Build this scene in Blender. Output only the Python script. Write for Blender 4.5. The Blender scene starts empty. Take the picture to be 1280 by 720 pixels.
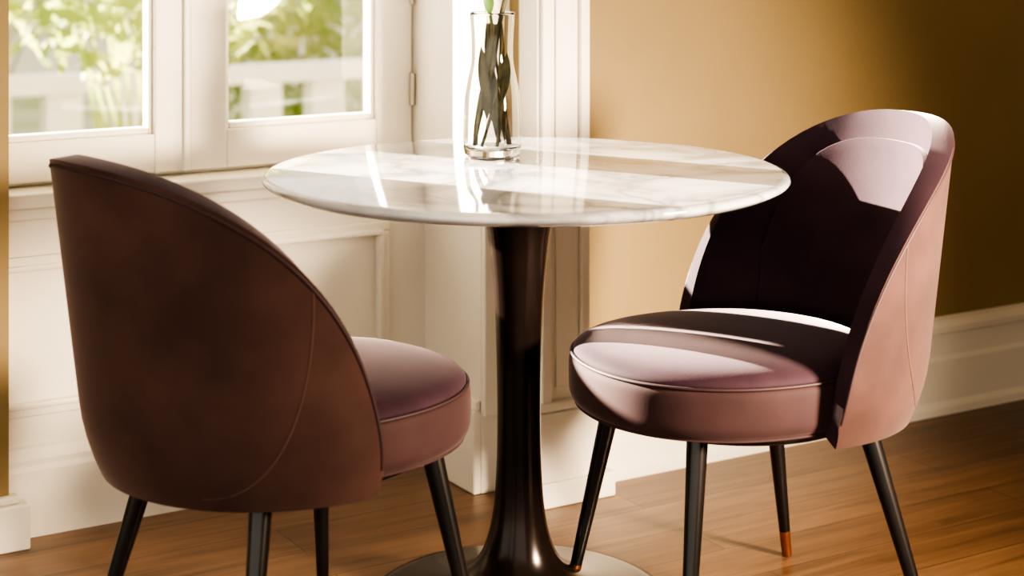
import bpy, math, random
from mathutils import Vector, Matrix
random.seed(4)
S=bpy.context.scene
TH=math.radians(31); CU,SU=math.cos(TH),math.sin(TH)
def W(u,n,z): return (CU*u-SU*n, SU*u+CU*n, z)

# ---------- materials ----------
def mat(name,color=(.8,.8,.8),rough=.5,**k):
    m=bpy.data.materials.new(name); m.use_nodes=True
    b=m.node_tree.nodes['Principled BSDF']
    b.inputs['Base Color'].default_value=(*color,1); b.inputs['Roughness'].default_value=rough
    for kk,v in k.items():
        b.inputs[kk.replace('_',' ')].default_value=v
    return m
def noise_mix(m,c1,c2,scale=5,detail=4,coord='Object',stretch=(1,1,1),bump=0,lo=.35,hi=.65,rot=0):
    nt=m.node_tree; N=nt.nodes; L=nt.links; b=N['Principled BSDF']
    tc=N.new('ShaderNodeTexCoord'); mp=N.new('ShaderNodeMapping'); mp.inputs['Scale'].default_value=stretch
    mp.inputs['Rotation'].default_value=(0,0,rot)
    nz=N.new('ShaderNodeTexNoise'); nz.inputs['Scale'].default_value=scale; nz.inputs['Detail'].default_value=detail
    cr=N.new('ShaderNodeValToRGB'); cr.color_ramp.elements[0].position=lo; cr.color_ramp.elements[1].position=hi
    cr.color_ramp.elements[0].color=(*c1,1); cr.color_ramp.elements[1].color=(*c2,1)
    L.new(tc.outputs[coord],mp.inputs[0]); L.new(mp.outputs[0],nz.inputs['Vector']); L.new(nz.outputs[0],cr.inputs[0]); L.new(cr.outputs[0],b.inputs['Base Color'])
    if bump:
        bp=N.new('ShaderNodeBump'); bp.inputs['Strength'].default_value=bump; bp.inputs['Distance'].default_value=.002
        n2=N.new('ShaderNodeTexNoise'); n2.inputs['Scale'].default_value=scale*30; L.new(tc.outputs[coord],n2.inputs['Vector'])
        L.new(n2.outputs[0],bp.inputs['Height']); L.new(bp.outputs[0],b.inputs['Normal'])
    return m
M_white=noise_mix(mat('cream_paint',rough=.38),(.76,.71,.60),(.82,.77,.67),2.5)
M_gold=noise_mix(mat('ochre_wall_paint',rough=.75),(.25,.178,.076),(.295,.210,.093),1.8,bump=.15)
M_ceil=mat('ceiling_paint',(.75,.7,.6),.8)
M_vel_out=noise_mix(mat('velvet_brown',rough=.8,Sheen_Weight=.5,Sheen_Roughness=.35),(.050,.024,.020),(.080,.039,.032),7,bump=.08)
M_vel_side=noise_mix(mat('velvet_seat_border',rough=.75,Sheen_Weight=.55,Sheen_Roughness=.32),(.042,.021,.022),(.062,.031,.032),7,bump=.05)
M_vel_in=noise_mix(mat('velvet_plum',rough=.8,Sheen_Weight=.42,Sheen_Roughness=.3),(.034,.016,.025),(.050,.025,.036),9,bump=.1)
for m,t in ((M_vel_out,(1,.83,.75,1)),(M_vel_side,(1,.82,.80,1)),(M_vel_in,(.97,.82,.86,1))):
    b=m.node_tree.nodes['Principled BSDF']; b.inputs['Sheen Tint'].default_value=t; b.inputs['Specular IOR Level'].default_value=.2
M_pipe=mat('piping_dark',(.04,.016,.018),.6)
M_seam=mat('seam_thread',(.09,.042,.03),.7)
M_leg=noise_mix(mat('black_lacquer',rough=.28),(.006,.005,.005),(.010,.008,.008),12)
M_cop=noise_mix(mat('copper_tip',rough=.3,Metallic=.9),(.38,.15,.08),(.48,.21,.11),20)
M_base=noise_mix(mat('bronze_black_metal',rough=.2,Metallic=.5),(.014,.009,.008),(.022,.014,.011),6)
M_stem=noise_mix(mat('olive_stem',rough=.6),(.05,.05,.022),(.13,.12,.05),30)
M_leaf=noise_mix(mat('leaf_green',rough=.45),(.05,.14,.02),(.15,.28,.04),20)
M_hinge=mat('hinge_metal',(.5,.45,.36),.35,Metallic=.8)

def marble():
    m=mat('white_marble',rough=.07,Coat_Weight=.5,Coat_Roughness=.03); nt=m.node_tree;N=nt.nodes;L=nt.links;b=N['Principled BSDF']
    tc=N.new('ShaderNodeTexCoord')
    n1=N.new('ShaderNodeTexNoise'); n1.inputs['Scale'].default_value=2.6; n1.inputs['Detail'].default_value=9; n1.inputs['Distortion'].default_value=1.6
    L.new(tc.outputs['Object'],n1.inputs['Vector'])
    mt=N.new('ShaderNodeMath'); mt.operation='SUBTRACT'; mt.inputs[1].default_value=.5; L.new(n1.outputs[0],mt.inputs[0])
    ab=N.new('ShaderNodeMath'); ab.operation='ABSOLUTE'; L.new(mt.outputs[0],ab.inputs[0])
    cr=N.new('ShaderNodeValToRGB'); e=cr.color_ramp.elements; e[0].position=0;e[0].color=(.34,.34,.34,1); e[1].position=.11; e[1].color=(.78,.78,.78,1)
    x=e.new(.035); x.color=(.58,.58,.58,1)
    L.new(ab.outputs[0],cr.inputs[0]); L.new(cr.outputs[0],b.inputs['Base Color'])
    return m
M_marble=marble()
def wood():
    m=mat('oak_floor',rough=.36); nt=m.node_tree;N=nt.nodes;L=nt.links;b=N['Principled BSDF']
    tc=N.new('ShaderNodeTexCoord'); mp=N.new('ShaderNodeMapping'); mp.inputs['Rotation'].default_value=(0,0,-TH)
    L.new(tc.outputs['Object'],mp.inputs[0])
    br=N.new('ShaderNodeTexBrick'); br.inputs['Scale'].default_value=1; br.inputs['Brick Width'].default_value=1.35; br.inputs['Row Height'].default_value=.13
    br.inputs['Mortar Size'].default_value=.0012; br.inputs['Color1'].default_value=(.160,.084,.043,1); br.inputs['Color2'].default_value=(.230,.127,.066,1); br.inputs['Mortar'].default_value=(.06,.03,.016,1)
    L.new(mp.outputs[0],br.inputs['Vector'])
    m2=N.new('ShaderNodeMapping'); m2.inputs['Scale'].default_value=(1.5,16,1); L.new(mp.outputs[0],m2.inputs[0])
    nz=N.new('ShaderNodeTexNoise'); nz.inputs['Scale'].default_value=2.2; nz.inputs['Detail'].default_value=7; nz.inputs['Distortion'].default_value=.8; L.new(m2.outputs[0],nz.inputs['Vector'])
    cr=N.new('ShaderNodeValToRGB'); cr.color_ramp.elements[0].position=.3; cr.color_ramp.elements[1].position=.7
    cr.color_ramp.elements[0].color=(.55,.53,.50,1); cr.color_ramp.elements[1].color=(1.05,1.05,1.05,1); L.new(nz.outputs[0],cr.inputs[0])
    mx=N.new('ShaderNodeMix'); mx.data_type='RGBA'; mx.blend_type='MULTIPLY'; mx.inputs[0].default_value=1
    L.new(br.outputs[0],mx.inputs[6]); L.new(cr.outputs[0],mx.inputs[7]); L.new(mx.outputs[2],b.inputs['Base Color'])
    return m
M_wood=wood()
def pane():
    m=bpy.data.materials.new('window_glass'); m.use_nodes=True; nt=m.node_tree; N=nt.nodes; N.clear()
    o=N.new('ShaderNodeOutputMaterial'); t=N.new('ShaderNodeBsdfTransparent'); g=N.new('ShaderNodeBsdfGlossy'); g.inputs['Roughness'].default_value=.02
    f=N.new('ShaderNodeFresnel'); f.inputs['IOR'].default_value=1.45; x=N.new('ShaderNodeMixShader')
    nt.links.new(f.outputs[0],x.inputs[0]); nt.links.new(t.outputs[0],x.inputs[1]); nt.links.new(g.outputs[0],x.inputs[2]); nt.links.new(x.outputs[0],o.inputs[0])
    return m
M_pane=pane()
M_glass=mat('clear_glass',(.95,.95,.94),.0,Transmission_Weight=1.0,IOR=1.38)

# ---------- geometry helpers ----------
def mk(name,verts,faces,mats,smooth=False,parent=None,mi=None):
    me=bpy.data.meshes.new(name); me.from_pydata(verts,[],faces); me.update()
    if not isinstance(mats,(list,tuple)): mats=[mats]
    for m in mats: me.materials.append(m)
    if mi: 
        for p,i in zip(me.polygons,mi): p.material_index=i
    if smooth:
        for p in me.polygons: p.use_smooth=True
    o=bpy.data.objects.new(name,me); S.collection.objects.link(o)
    if parent: o.parent=parent
    return o
def empty(name,loc=(0,0,0),rz=0):
    e=bpy.data.objects.new(name,None); e.location=loc; e.rotation_euler=(0,0,rz); S.collection.objects.link(e); return e
BF=[(0,3,2,1),(4,5,6,7),(0,1,5,4),(1,2,6,5),(2,3,7,6),(3,0,4,7)]
def boxes(name,lst,m,parent=None,bevel=0,f=W):
    """lst of (u0,u1,n0,n1,z0,z1)"""
    v=[];fc=[]
    for (a,b,c,d,e,g) in lst:
        i=len(v)
        v+=[f(a,c,e),f(b,c,e),f(b,d,e),f(a,d,e),f(a,c,g),f(b,c,g),f(b,d,g),f(a,d,g)]
        fc+=[tuple(i+k for k in q) for q in BF]
    o=mk(name,v,fc,m,parent=parent)
    if bevel:
        bm=o.modifiers.new('b','BEVEL'); bm.width=bevel; bm.segments=3; bm.limit_method='ANGLE'
    return o
def prism(name,prof,u0,u1,m,parent=None):
    """profile list of (n,z) extruded along u"""
    k=len(prof); v=[W(u0,n,z) for n,z in prof]+[W(u1,n,z) for n,z in prof]
    f=[(i,(i+1)%k,k+(i+1)%k,k+i) for i in range(k)]+[tuple(range(k))[::-1],tuple(range(k,2*k))]
    return mk(name,v,f,m,parent=parent)
def lathe(name,prof,m,seg=96,parent=None,sx=1,sy=1,cx=0,cy=0,smooth=True,power=2,mats=None,msel=None):
    v=[];f=[];k=len(prof);mi=[]
    for j in range(seg):
        a=2*math.pi*j/seg; c,s=math.cos(a),math.sin(a)
        q=(abs(c)**power+abs(s)**power)**(-1/power)
        for r,z in prof: v.append((cx+r*c*q*sx,cy+r*s*q*sy,z))
    for j in range(seg):
        for i in range(k-1):
            f.append((j*k+i,((j+1)%seg)*k+i,((j+1)%seg)*k+i+1,j*k+i+1)); mi.append(msel(prof[i]) if msel else 0)
    o=mk(name,v,f,mats or m,smooth,parent,mi=mi)
    import bmesh
    bm=bmesh.new(); bm.from_mesh(o.data); bmesh.ops.remove_doubles(bm,verts=bm.verts,dist=1e-5)
    bmesh.ops.recalc_face_normals(bm,faces=bm.faces); bm.to_mesh(o.data); bm.free()
    return o
def tube(name,pts,r,m,parent=None,cyc=False,radii=None):
    cu=bpy.data.curves.new(name,'CURVE'); cu.dimensions='3D'; cu.bevel_depth=r; cu.bevel_resolution=4; cu.use_fill_caps=True
    sp=cu.splines.new('POLY'); sp.points.add(len(pts)-1)
    for i,p in enumerate(pts):
        sp.points[i].co=(*p,1)
        if radii: sp.points[i].radius=radii[i]
    sp.use_cyclic_u=cyc; sp.use_smooth=True
    cu.materials.append(m); o=bpy.data.objects.new(name,cu); S.collection.objects.link(o)
    if parent:o.parent=parent
    return o

# ---------- room shell ----------
NW=3.055   # right wall face
NP=3.345   # panel below window face
NG=3.42    # window plane
UJ=1.79    # right jamb
UL=.78     # left end of niche
CZ=2.75
mk('floor',[W(-2.6,-2.2,0),W(4.6,-2.2,0),W(4.6,3.75,0),W(-2.6,3.75,0),W(-2.6,-2.2,-.1),W(4.6,-2.2,-.1),W(4.6,3.75,-.1),W(-2.6,3.75,-.1)],BF[:0]+[(0,1,2,3),(7,6,5,4),(0,4,5,1),(1,5,6,2),(2,6,7,3),(3,7,4,0)],M_wood)
boxes('ceiling',[(-2.6,4.6,-2.2,3.75,CZ,CZ+.1)],M_ceil)
boxes('wall_back',[(1.85,4.6,NW,3.6,0,CZ),(UL-.02,1.85,3.30,3.6,2.35,CZ)],M_gold)
boxes('wall_left',[(-2.6,.883,3.285,3.36,0,CZ),(-2.6,UL,3.36,3.6,0,CZ)],M_gold)
boxes('wall_right',[(4.5,4.6,-2.2,NW,0,CZ)],M_gold)
boxes('light_blocker_rear',[(1.0,4.6,-2.3,-2.2,0,CZ)],M_gold)  # unseen partial wall, added to block ambient light from behind right
# niche: jamb and paneling under the window
boxes('trim_1',[(UJ,1.85,3.10,3.6,0,2.35),(UJ,1.85,3.085,3.10,.16,2.35)],M_white,bevel=.003)
boxes('wall_window',[(UL,UJ,NP,3.55,0,.62)],M_white)
# panel moulding
def frame_boxes(u0,u1,z0,z1,w,n0,n1):
    return [(u0,u1,n0,n1,z0,z0+w),(u0,u1,n0,n1,z1-w,z1),(u0,u0+w,n0,n1,z0+w,z1-w),(u1-w,u1,n0,n1,z0+w,z1-w)]
boxes('trim_2',frame_boxes(.86,1.70,.225,.53,.022,NP-.012,NP)+frame_boxes(.876,1.684,.241,.514,.012,NP-.018,NP),M_white,bevel=.004)
# base of the niche
prism('baseboard_window',[(NP,0),(NP-.022,0),(NP-.022,.125),(NP-.017,.135),(NP-.017,.145),(NP-.008,.165),(NP,.17)],.885,UJ,M_white)
# jamb base
boxes('baseboard_jamb',[(UJ-.018,UJ,3.10,NP-.022,0,.17),(UJ-.012,UJ,3.10,NP-.022,.17,.19)],M_white,bevel=.004)
# sill
boxes('trim_3',[(UL,UJ,3.315,NG+.10,.622,.652),(UL,UJ,3.33,3.345,.598,.622)],M_white,bevel=.005)
# window casing (pilaster) right of the window
c=[(1.852,1.975,2.985,3.10,.20,2.40),(1.858,1.880,2.973,2.985,.20,2.38),(1.950,1.971,2.973,2.985,.20,2.38),(1.893,1.937,2.979,2.985,.23,2.36)]
boxes('trim_4',c,M_white,bevel=.004)
boxes('trim_5',[(1.842,2.0,2.962,3.10,0,.185),(1.846,1.992,2.968,3.10,.185,.205),(1.836,2.02,2.952,3.10,0,.05)],M_white,bevel=.004)
boxes('trim_6',[(.5,2.0,3.0,3.3,2.35,2.47)],M_white,bevel=.004)
# left plinth and base
boxes('baseboard_left',[(-2.6,.918,3.262,3.30,0,.085),(-2.6,.90,3.272,3.30,.085,.10)],M_white,bevel=.004)
# right baseboard
n=NW
prism('baseboard_back',[(n,0),(n-.030,0),(n-.030,.018),(n-.020,.03),(n-.020,.125),(n-.014,.135),(n-.014,.185),(n-.022,.19),(n-.024,.205),(n-.012,.218),(n,.225)],2.0,4.5,M_white)

# ---------- window ----------
win=empty('window_1')
ZT=2.30
fr=[(UL,UL+.03,NG-.02,NG+.07,.652,ZT+.05),(UJ-.014,UJ,NG-.02,NG+.07,.652,ZT+.05),(UL,UJ,NG-.02,NG+.07,ZT,ZT+.05),(UL,UJ,NG-.005,NG+.07,.652,.668)]
boxes('window_frame',fr,M_white,win,.003)
def sash(nm,u0,u1,w0,w1):
    z0,z1=.660,ZT; gb=.751
    b=[(u0,u0+w0,NG-.028,NG+.03,z0,z1),(u1-w1,u1,NG-.028,NG+.03,z0,z1),(u0+w0,u1-w1,NG-.028,NG+.03,z0,gb-.012),(u0+w0,u1-w1,NG-.028,NG+.03,z1-.08,z1)]
    i0,i1=u0+w0-.001,u1-w1+.001
    # inner glazing bead
    b+=[(i0,i0+.010,NG-.016,NG+.02,gb-.012,z1-.08),(i1-.010,i1,NG-.016,NG+.02,gb-.012,z1-.08),(i0+.01,i1-.01,NG-.016,NG+.02,gb-.012,gb)]
    b+=[(i0,i1,NG-.012,NG+.02,1.50,1.525)]
    boxes(nm,b,M_white,win,.003)
    boxes(nm+'_glass',[(i0,i1,NG,NG+.004,gb-.005,z1-.07)],M_pane,win)
sash('sash',UL+.02,1.273,.07,.070)
sash('sash',1.277,UJ-.006,.080,.085)
boxes('astragal',[(1.262,1.276,NG-.036,NG-.026,.66,ZT)],M_white,win,.003)
for z in (.80,1.02,1.8):
    p=W(UJ-.008,NG-.034,z); tube('hinge',[(p[0],p[1],z-.035),(p[0],p[1],z+.035)],.006,M_hinge,win)

# ---------- table ----------
T=empty('dining_table',(.024,3.02,0))
lathe('marble_top',[(0,.742),(.436,.742),(.443,.7405),(.4475,.737),(.449,.732),(.446,.728),(.43,.720),(.40,.718),(0,.718)],M_marble,160,T)
prof=[(0,.716),(.115,.716),(.115,.710),(.079,.706),(.068,.695),(.062,.67),(.053,.63),(.047,.58),(.042,.52),(.0395,.45),(.038,.38),(.0375,.30),(.039,.23),(.043,.17),(.052,.12),(.068,.08),(.095,.052),(.135,.034),(.19,.022),(.24,.014),(.255,.010),(.258,.005),(.255,0),(0,0)]
# smooth the profile
def cr(pts,sub=4):
    out=[]
    for i in range(len(pts)-1):
        p0=pts[max(i-1,0)];p1=pts[i];p2=pts[i+1];p3=pts[min(i+2,len(pts)-1)]
        for s in range(sub):
            t=s/sub; out.append(tuple(.5*((2*b)+(-a+c)*t+(2*a-5*b+4*c-d)*t*t+(-a+3*b-3*c+d)*t**3) for a,b,c,d in zip(p0,p1,p2,p3)))
    out.append(pts[-1]); return out
pf=[(0,.716),(.115,.716),(.115,.710)]+cr(prof[3:20])+[(.255,.010),(.258,.005),(.255,0),(0,0)]
lathe('tulip_pedestal',pf,M_base,96,T,cx=-.012)

# ---------- chairs ----------
ZB,Z0,ZH=.362,.385,.450
PM=math.radians(90.5)
TK=.036
def shellP(ph,z,off=0):
    b=(z-ZB)/.47
    bot=max(0,1-(z-ZB)/.10); tuck=.018*bot*bot
    cx=.034+.035*b; Rx=.262+.025*b-tuck+off; Ry=.260+.020*b-tuck+off
    return (cx+Rx*math.cos(ph),Ry*math.sin(ph),z)
def ztop(ph,pm=PM,z0=Z0,h=ZH): 
    q=max(0,1-abs(ph/pm)**2.3); return z0+h*q**.5
def chair(loc,rz):
    C=empty('dining_chair',loc,rz)
    def grid(nm,pm,zb,zt,off,thick,mats,nu=56,nv=18,bev=.011,mo=0):
        v=[];f=[]
        for i in range(nu+1):
            ph=pm*math.sin((-1+2*i/nu)*math.pi/2*.985)
            zt_=zt(ph)
            for j in range(nv+1): v.append(shellP(ph,zb+(zt_-zb)*j/nv,off))
        for i in range(nu):
            for j in range(nv):
                a=i*(nv+1)+j; f.append((a,a+nv+1,a+nv+2,a+1))
        o=mk(nm,v,f,mats,True,C)
        s=o.modifiers.new('s','SOLIDIFY'); s.thickness=thick; s.offset=0; s.material_offset=mo; s.material_offset_rim=mo; s.use_even_offset=False
        b=o.modifiers.new('b','BEVEL'); b.width=bev; b.segments=4; b.limit_method='ANGLE'; b.angle_limit=math.radians(50)
        return o
    grid('backrest_shell',PM,ZB,lambda p:ztop(p),0,TK,[M_vel_out,M_vel_in],mo=1,bev=.013)
    grid('backrest_pad',math.radians(60),.44,lambda p:.46+.325*max(0,1-(abs(p)/math.radians(62))**3.4)**.5,-.019,.018,[M_vel_in],bev=.007,nu=40)
    # rim piping, outer
    for off in (TK/2-.0005,):
        pts=[]
        for i in range(81):
            ph=PM*math.sin((-1+2*i/80)*math.pi/2*.97); z=ztop(ph)-.011
            pts.append(shellP(ph,z,off))
        tube('piping',pts,.0028,M_pipe,C)
    # outer seams: follow the wing curve, then sweep down towards the back
    for s in (1,-1):
        pts=[]
        for i in range(33):
            t=i/32; ph=math.radians(71-36*t**2.1)*s
            z0=ztop(math.radians(71))-.012; z=z0+(ZB+.012-z0)*math.sin(t*math.pi/2)**1.15
            pts.append(shellP(ph,z,TK/2-.0003))
        tube('seam',pts,.0016,M_seam,C)
    # seat
    pr=[(0,.370),(.213,.370),(.232,.374),(.240,.385),(.2425,.40),(.2425,.436),(.240,.447),(.236,.451),(.235,.454),(.236,.457),(.231,.465),(.213,.474),(.17,.482),(.10,.488),(0,.491)]
    pr2=cr(pr,3)
    lathe('seat_cushion',pr2,M_vel_in,120,C,sx=1.07,cx=-.018,power=2.15,mats=[M_vel_in,M_vel_side],msel=lambda p:1 if p[1]<.452 else 0)
    def sp(r,z,a,power=2.15):
        c,s=math.cos(a),math.sin(a); q=(abs(c)**power+abs(s)**power)**(-1/power); return (-.018+r*c*q*1.07,r*s*q,z)
    tube('seat_piping',[sp(.2385,.453,2*math.pi*i/120) for i in range(120)],.0028,M_pipe,C,True)
    lathe('seat_base',[(0,.352),(.20,.352),(.21,.358),(.21,.371),(0,.371)],M_leg,64,C,cx=.0)
    # legs
    for k,(tx,ty,fx,fy) in enumerate([(.155,.15,.235,.225),(.155,-.15,.235,-.225),(-.15,.15,-.205,.215),(-.15,-.15,-.205,-.215)]):
        def P(t): return (tx+(fx-tx)*t,ty+(fy-ty)*t,.36*(1-t)+.003)
        def r(t): return .0175-.0085*t
        ts=[0,.2,.4,.6,.8,.86]
        tube('leg_%d'%(k+1),[P(t) for t in ts],1,M_leg,C,radii=[r(t) for t in ts])
        ts=[.86,.95,1]
        tube('leg_tip_%d'%(k+1),[P(t) for t in ts],1,M_cop,C,radii=[r(t)+.0004 for t in ts])
    return C
chair((.372,2.94,0),math.radians(22))
chair((-.336,2.71,0),math.radians(221))

# ---------- vase with branches ----------
V=empty('glass_vase',(-.036,3.205,.7425))
outer=cr([(.046,0),(.051,.004),(.053,.02),(.0525,.06),(.0505,.10),(.045,.135),(.0395,.160),(.0375,.18),(.038,.21),(.0395,.235),(.041,.258)],4)
inner=[(max(r-.0022,.001),max(z,.012)) for r,z in outer[::-1] if z>.012]
lathe('vase_glass',[(0,0)]+outer+[(.0400,.2592)]+inner+[(.03,.010),(0,.009)],M_glass,72,V)
R=random.Random(11)
for i in range(11):
    a=R.uniform(0,6.28); a2=a+R.uniform(1.2,2.4)
    pts=[]
    for t in range(13):
        q=t/12; rr=.038*(1-q)+.014*q
        an=a+(a2-a)*q
        pts.append((rr*.85*math.cos(an)+.004*q,rr*.85*math.sin(an),.018+.22*q))
    tube('stem',pts,.0027+.0022*R.random(),M_stem,V)
def leaf(nm,base,d,ln,w,m,par):
    d=Vector(d).normalized(); side=d.cross(Vector((.2,-1,.3))).normalized(); up=side.cross(d)
    v=[];f=[];n=8
    for i in range(n+1):
        t=i/n; ww=w*math.sin(math.pi*min(1,t*.97+.02))**.8
        c=Vector(base)+d*ln*t+up*(.12*ln*math.sin(t*2.5))
        v+=[tuple(c-side*ww+up*ww*.3),tuple(c),tuple(c+side*ww+up*ww*.3)]
    for i in range(n):
        for k in (0,1):
            a=i*3+k; f.append((a,a+1,a+4,a+3))
    return mk(nm,v,f,m,True,par)
for i in range(7):
    a=R.uniform(0,6.28); b=(.018*math.cos(a),.018*math.sin(a),.03+R.uniform(0,.08))
    leaf('vase_leaf',b,(R.uniform(-.2,.2),R.uniform(-.1,.1),1),.09,.009,M_stem,V)
tube('branch_1',[(.0,.0,.15),(.008,.0,.21),(.018,.0,.26),(.032,.005,.32),(.05,.01,.40),(.06,.0,.5)],.0045,M_stem,V)
tube('branch_2',[(.005,.0,.17),(.0,.004,.23),(-.008,.0,.29),(-.012,.0,.38),(-.03,.01,.5)],.003,M_leaf,V)
for b,d,l in [((-.004,0,.255),(-.2,-.1,1),.05),((.022,0,.28),(.4,.1,1),.04),((-.012,0,.36),(-.8,0,.7),.09),((.04,0,.36),(.8,-.2,.6),.09),((.055,0,.45),(.7,.2,.9),.09),((-.02,0,.44),(-.6,-.3,.9),.09),((.06,0,.49),(-.2,.1,1),.08),((-.03,.01,.49),(-.1,.1,1),.08)]:
    leaf('leaf',b,d,l,.010,M_leaf,V)

# ---------- outside ----------
M_grass=noise_mix(mat('lawn_grass',rough=.9),(.35,.42,.22),(.6,.6,.45),1.2)
M_stucco=noise_mix(mat('pale_stucco',rough=.8),(.80,.78,.72),(.88,.86,.81),2)
M_dark=mat('facade_window_glass',(.3,.34,.36),.15)
boxes('lawn_ground',[(-30,40,3.75,45,-.75,-.6)],M_grass)
H=empty('neighbour_house')
boxes('house_body',[(-14,18,17,24,-.6,3.4)],M_stucco,H)
wb=[];gb=[]
for i in range(10):
    u=-12+i*2.8
    gb.append((u,u+1.0,16.97,17.0,.2,2.2)); wb+=[(u-.15,u+1.15,16.9,16.97,.05,.2),(u-.12,u,16.93,16.98,.2,2.3),(u+1,u+1.12,16.93,16.98,.2,2.3),(u+.46,u+.54,16.94,16.98,.2,2.2),(u-.12,u+1.12,16.93,16.98,2.2,2.35)]
boxes('house_windows',gb,M_dark,H); boxes('house_window_trim',wb,M_white,H)
# white terrace balustrade
fb=[(-8,12,9.6,9.8,.18,.28),(-8,12,9.6,9.8,-.6,-.40)]
for i in range(50):
    u=-8+i*.4; fb.append((u,u+.2,9.63,9.77,-.40,.18))
boxes('garden_balustrade',fb,M_stucco)
def leafmat(nm,c1,c2):
    m=noise_mix(mat(nm,rough=.55),c1,c2,1.5); nt=m.node_tree; N=nt.nodes; b=N['Principled BSDF']; o=N['Material Output']
    t=N.new('ShaderNodeBsdfTranslucent'); x=N.new('ShaderNodeMixShader'); x.inputs[0].default_value=.55
    cr_=[q for q in N if q.type=='VALTORGB'][0]; nt.links.new(cr_.outputs[0],t.inputs[0])
    nt.links.new(b.outputs[0],x.inputs[1]); nt.links.new(t.outputs[0],x.inputs[2]); nt.links.new(x.outputs[0],o.inputs[0]); return m
M_f1=leafmat('foliage_light',(.26,.36,.09),(.58,.62,.26)); M_f2=leafmat('foliage_olive',(.22,.25,.12),(.46,.42,.26))
def bush(name,cu,cn,cz,ru,rn,rz,count,sz,m,seed):
    r=random.Random(seed); v=[];f=[]
    for i in range(count):
        while True:
            p=Vector((r.uniform(-1,1),r.uniform(-1,1),r.uniform(-1,1)))
            if p.length<1: break
        c=Vector(W(cu+p.x*ru,cn+p.y*rn,cz+p.z*rz))
        d=Vector((r.gauss(0,1),r.gauss(0,1),r.gauss(0,1)+.4)).normalized(); e=d.orthogonal().normalized(); e.rotate(Matrix.Rotation(r.uniform(0,6.28),3,d))
        s=sz*r.uniform(.6,1.3); k=len(v)
        v+=[tuple(c-d*s),tuple(c+e*s*.35),tuple(c+d*s),tuple(c-e*s*.35)]; f.append((k,k+1,k+2,k+3))
    # stems
    for i in range(14):
        a=Vector(W(cu+r.uniform(-.2,.2)*ru,cn,-.6)); b=Vector(W(cu+r.uniform(-.8,.8)*ru,cn+r.uniform(-.6,.6)*rn,cz+.6*rz)); k=len(v)
        w=Vector((.015,0,0)); v+=[tuple(a-w),tuple(a+w),tuple(b+w*.3),tuple(b-w*.3)]; f.append((k,k+1,k+2,k+3))
    return mk(name,v,f,m)
bush('garden_shrub',.45,6.3,.05,.75,.6,.85,650,.08,M_f2,1)
bush('garden_shrub',2.5,7.2,.95,.8,.6,.48,750,.08,M_f1,2)
bush('garden_shrub',1.0,10.8,.5,1.4,.7,.7,900,.10,M_f1,3)
bush('garden_shrub',5.2,11.3,.3,1.2,.6,.75,1100,.10,M_f1,5)
bush('garden_shrub',3.3,14.5,1.5,2.5,.8,.9,1200,.12,M_f1,6)

# ---------- light ----------
w=bpy.data.worlds.new('World'); S.world=w; w.use_nodes=True
bg=w.node_tree.nodes['Background']; bg.inputs[0].default_value=(1,.90,.76,1); bg.inputs[1].default_value=1.25
sd=bpy.data.lights.new('sun','SUN'); sd.energy=46; sd.angle=math.radians(.7); sd.color=(1,.85,.67)
so=bpy.data.objects.new('sun',sd); S.collection.objects.link(so)
el=math.radians(15.2); az=math.radians(-31)
d=Vector((math.cos(az)*math.cos(el),math.sin(az)*math.cos(el),-math.sin(el)))
so.rotation_euler=d.to_track_quat('-Z','Y').to_euler(); so.location=(-4,8,4)
# warm fill added to brighten the right chair's outer shell, no fixture there
ld=bpy.data.lights.new('warm_fill','AREA'); ld.shape='DISK'; ld.size=.35; ld.energy=18; ld.color=(1,.79,.58); ld.spread=math.radians(60)
lo=bpy.data.objects.new('warm_fill',ld); S.collection.objects.link(lo); lo.location=(1.85,1.85,.95)
lo.rotation_euler=(Vector((.68,2.80,.60))-lo.location).to_track_quat('-Z','Y').to_euler()

# ---------- camera ----------
cd=bpy.data.cameras.new('camera'); co=bpy.data.objects.new('camera',cd); S.collection.objects.link(co); S.camera=co
co.location=(0,0,1.184); co.rotation_euler=(math.pi/2,0,0)
cd.sensor_width=36; cd.lens=36*2200/1280; cd.shift_y=-(360+110)/1280
cd.clip_start=.05; cd.dof.use_dof=True; cd.dof.focus_distance=3.0; cd.dof.aperture_fstop=3.4
S.view_settings.view_transform='AgX'
try: S.view_settings.look='AgX - High Contrast'
except Exception as e: print(e)
S.view_settings.exposure=.68
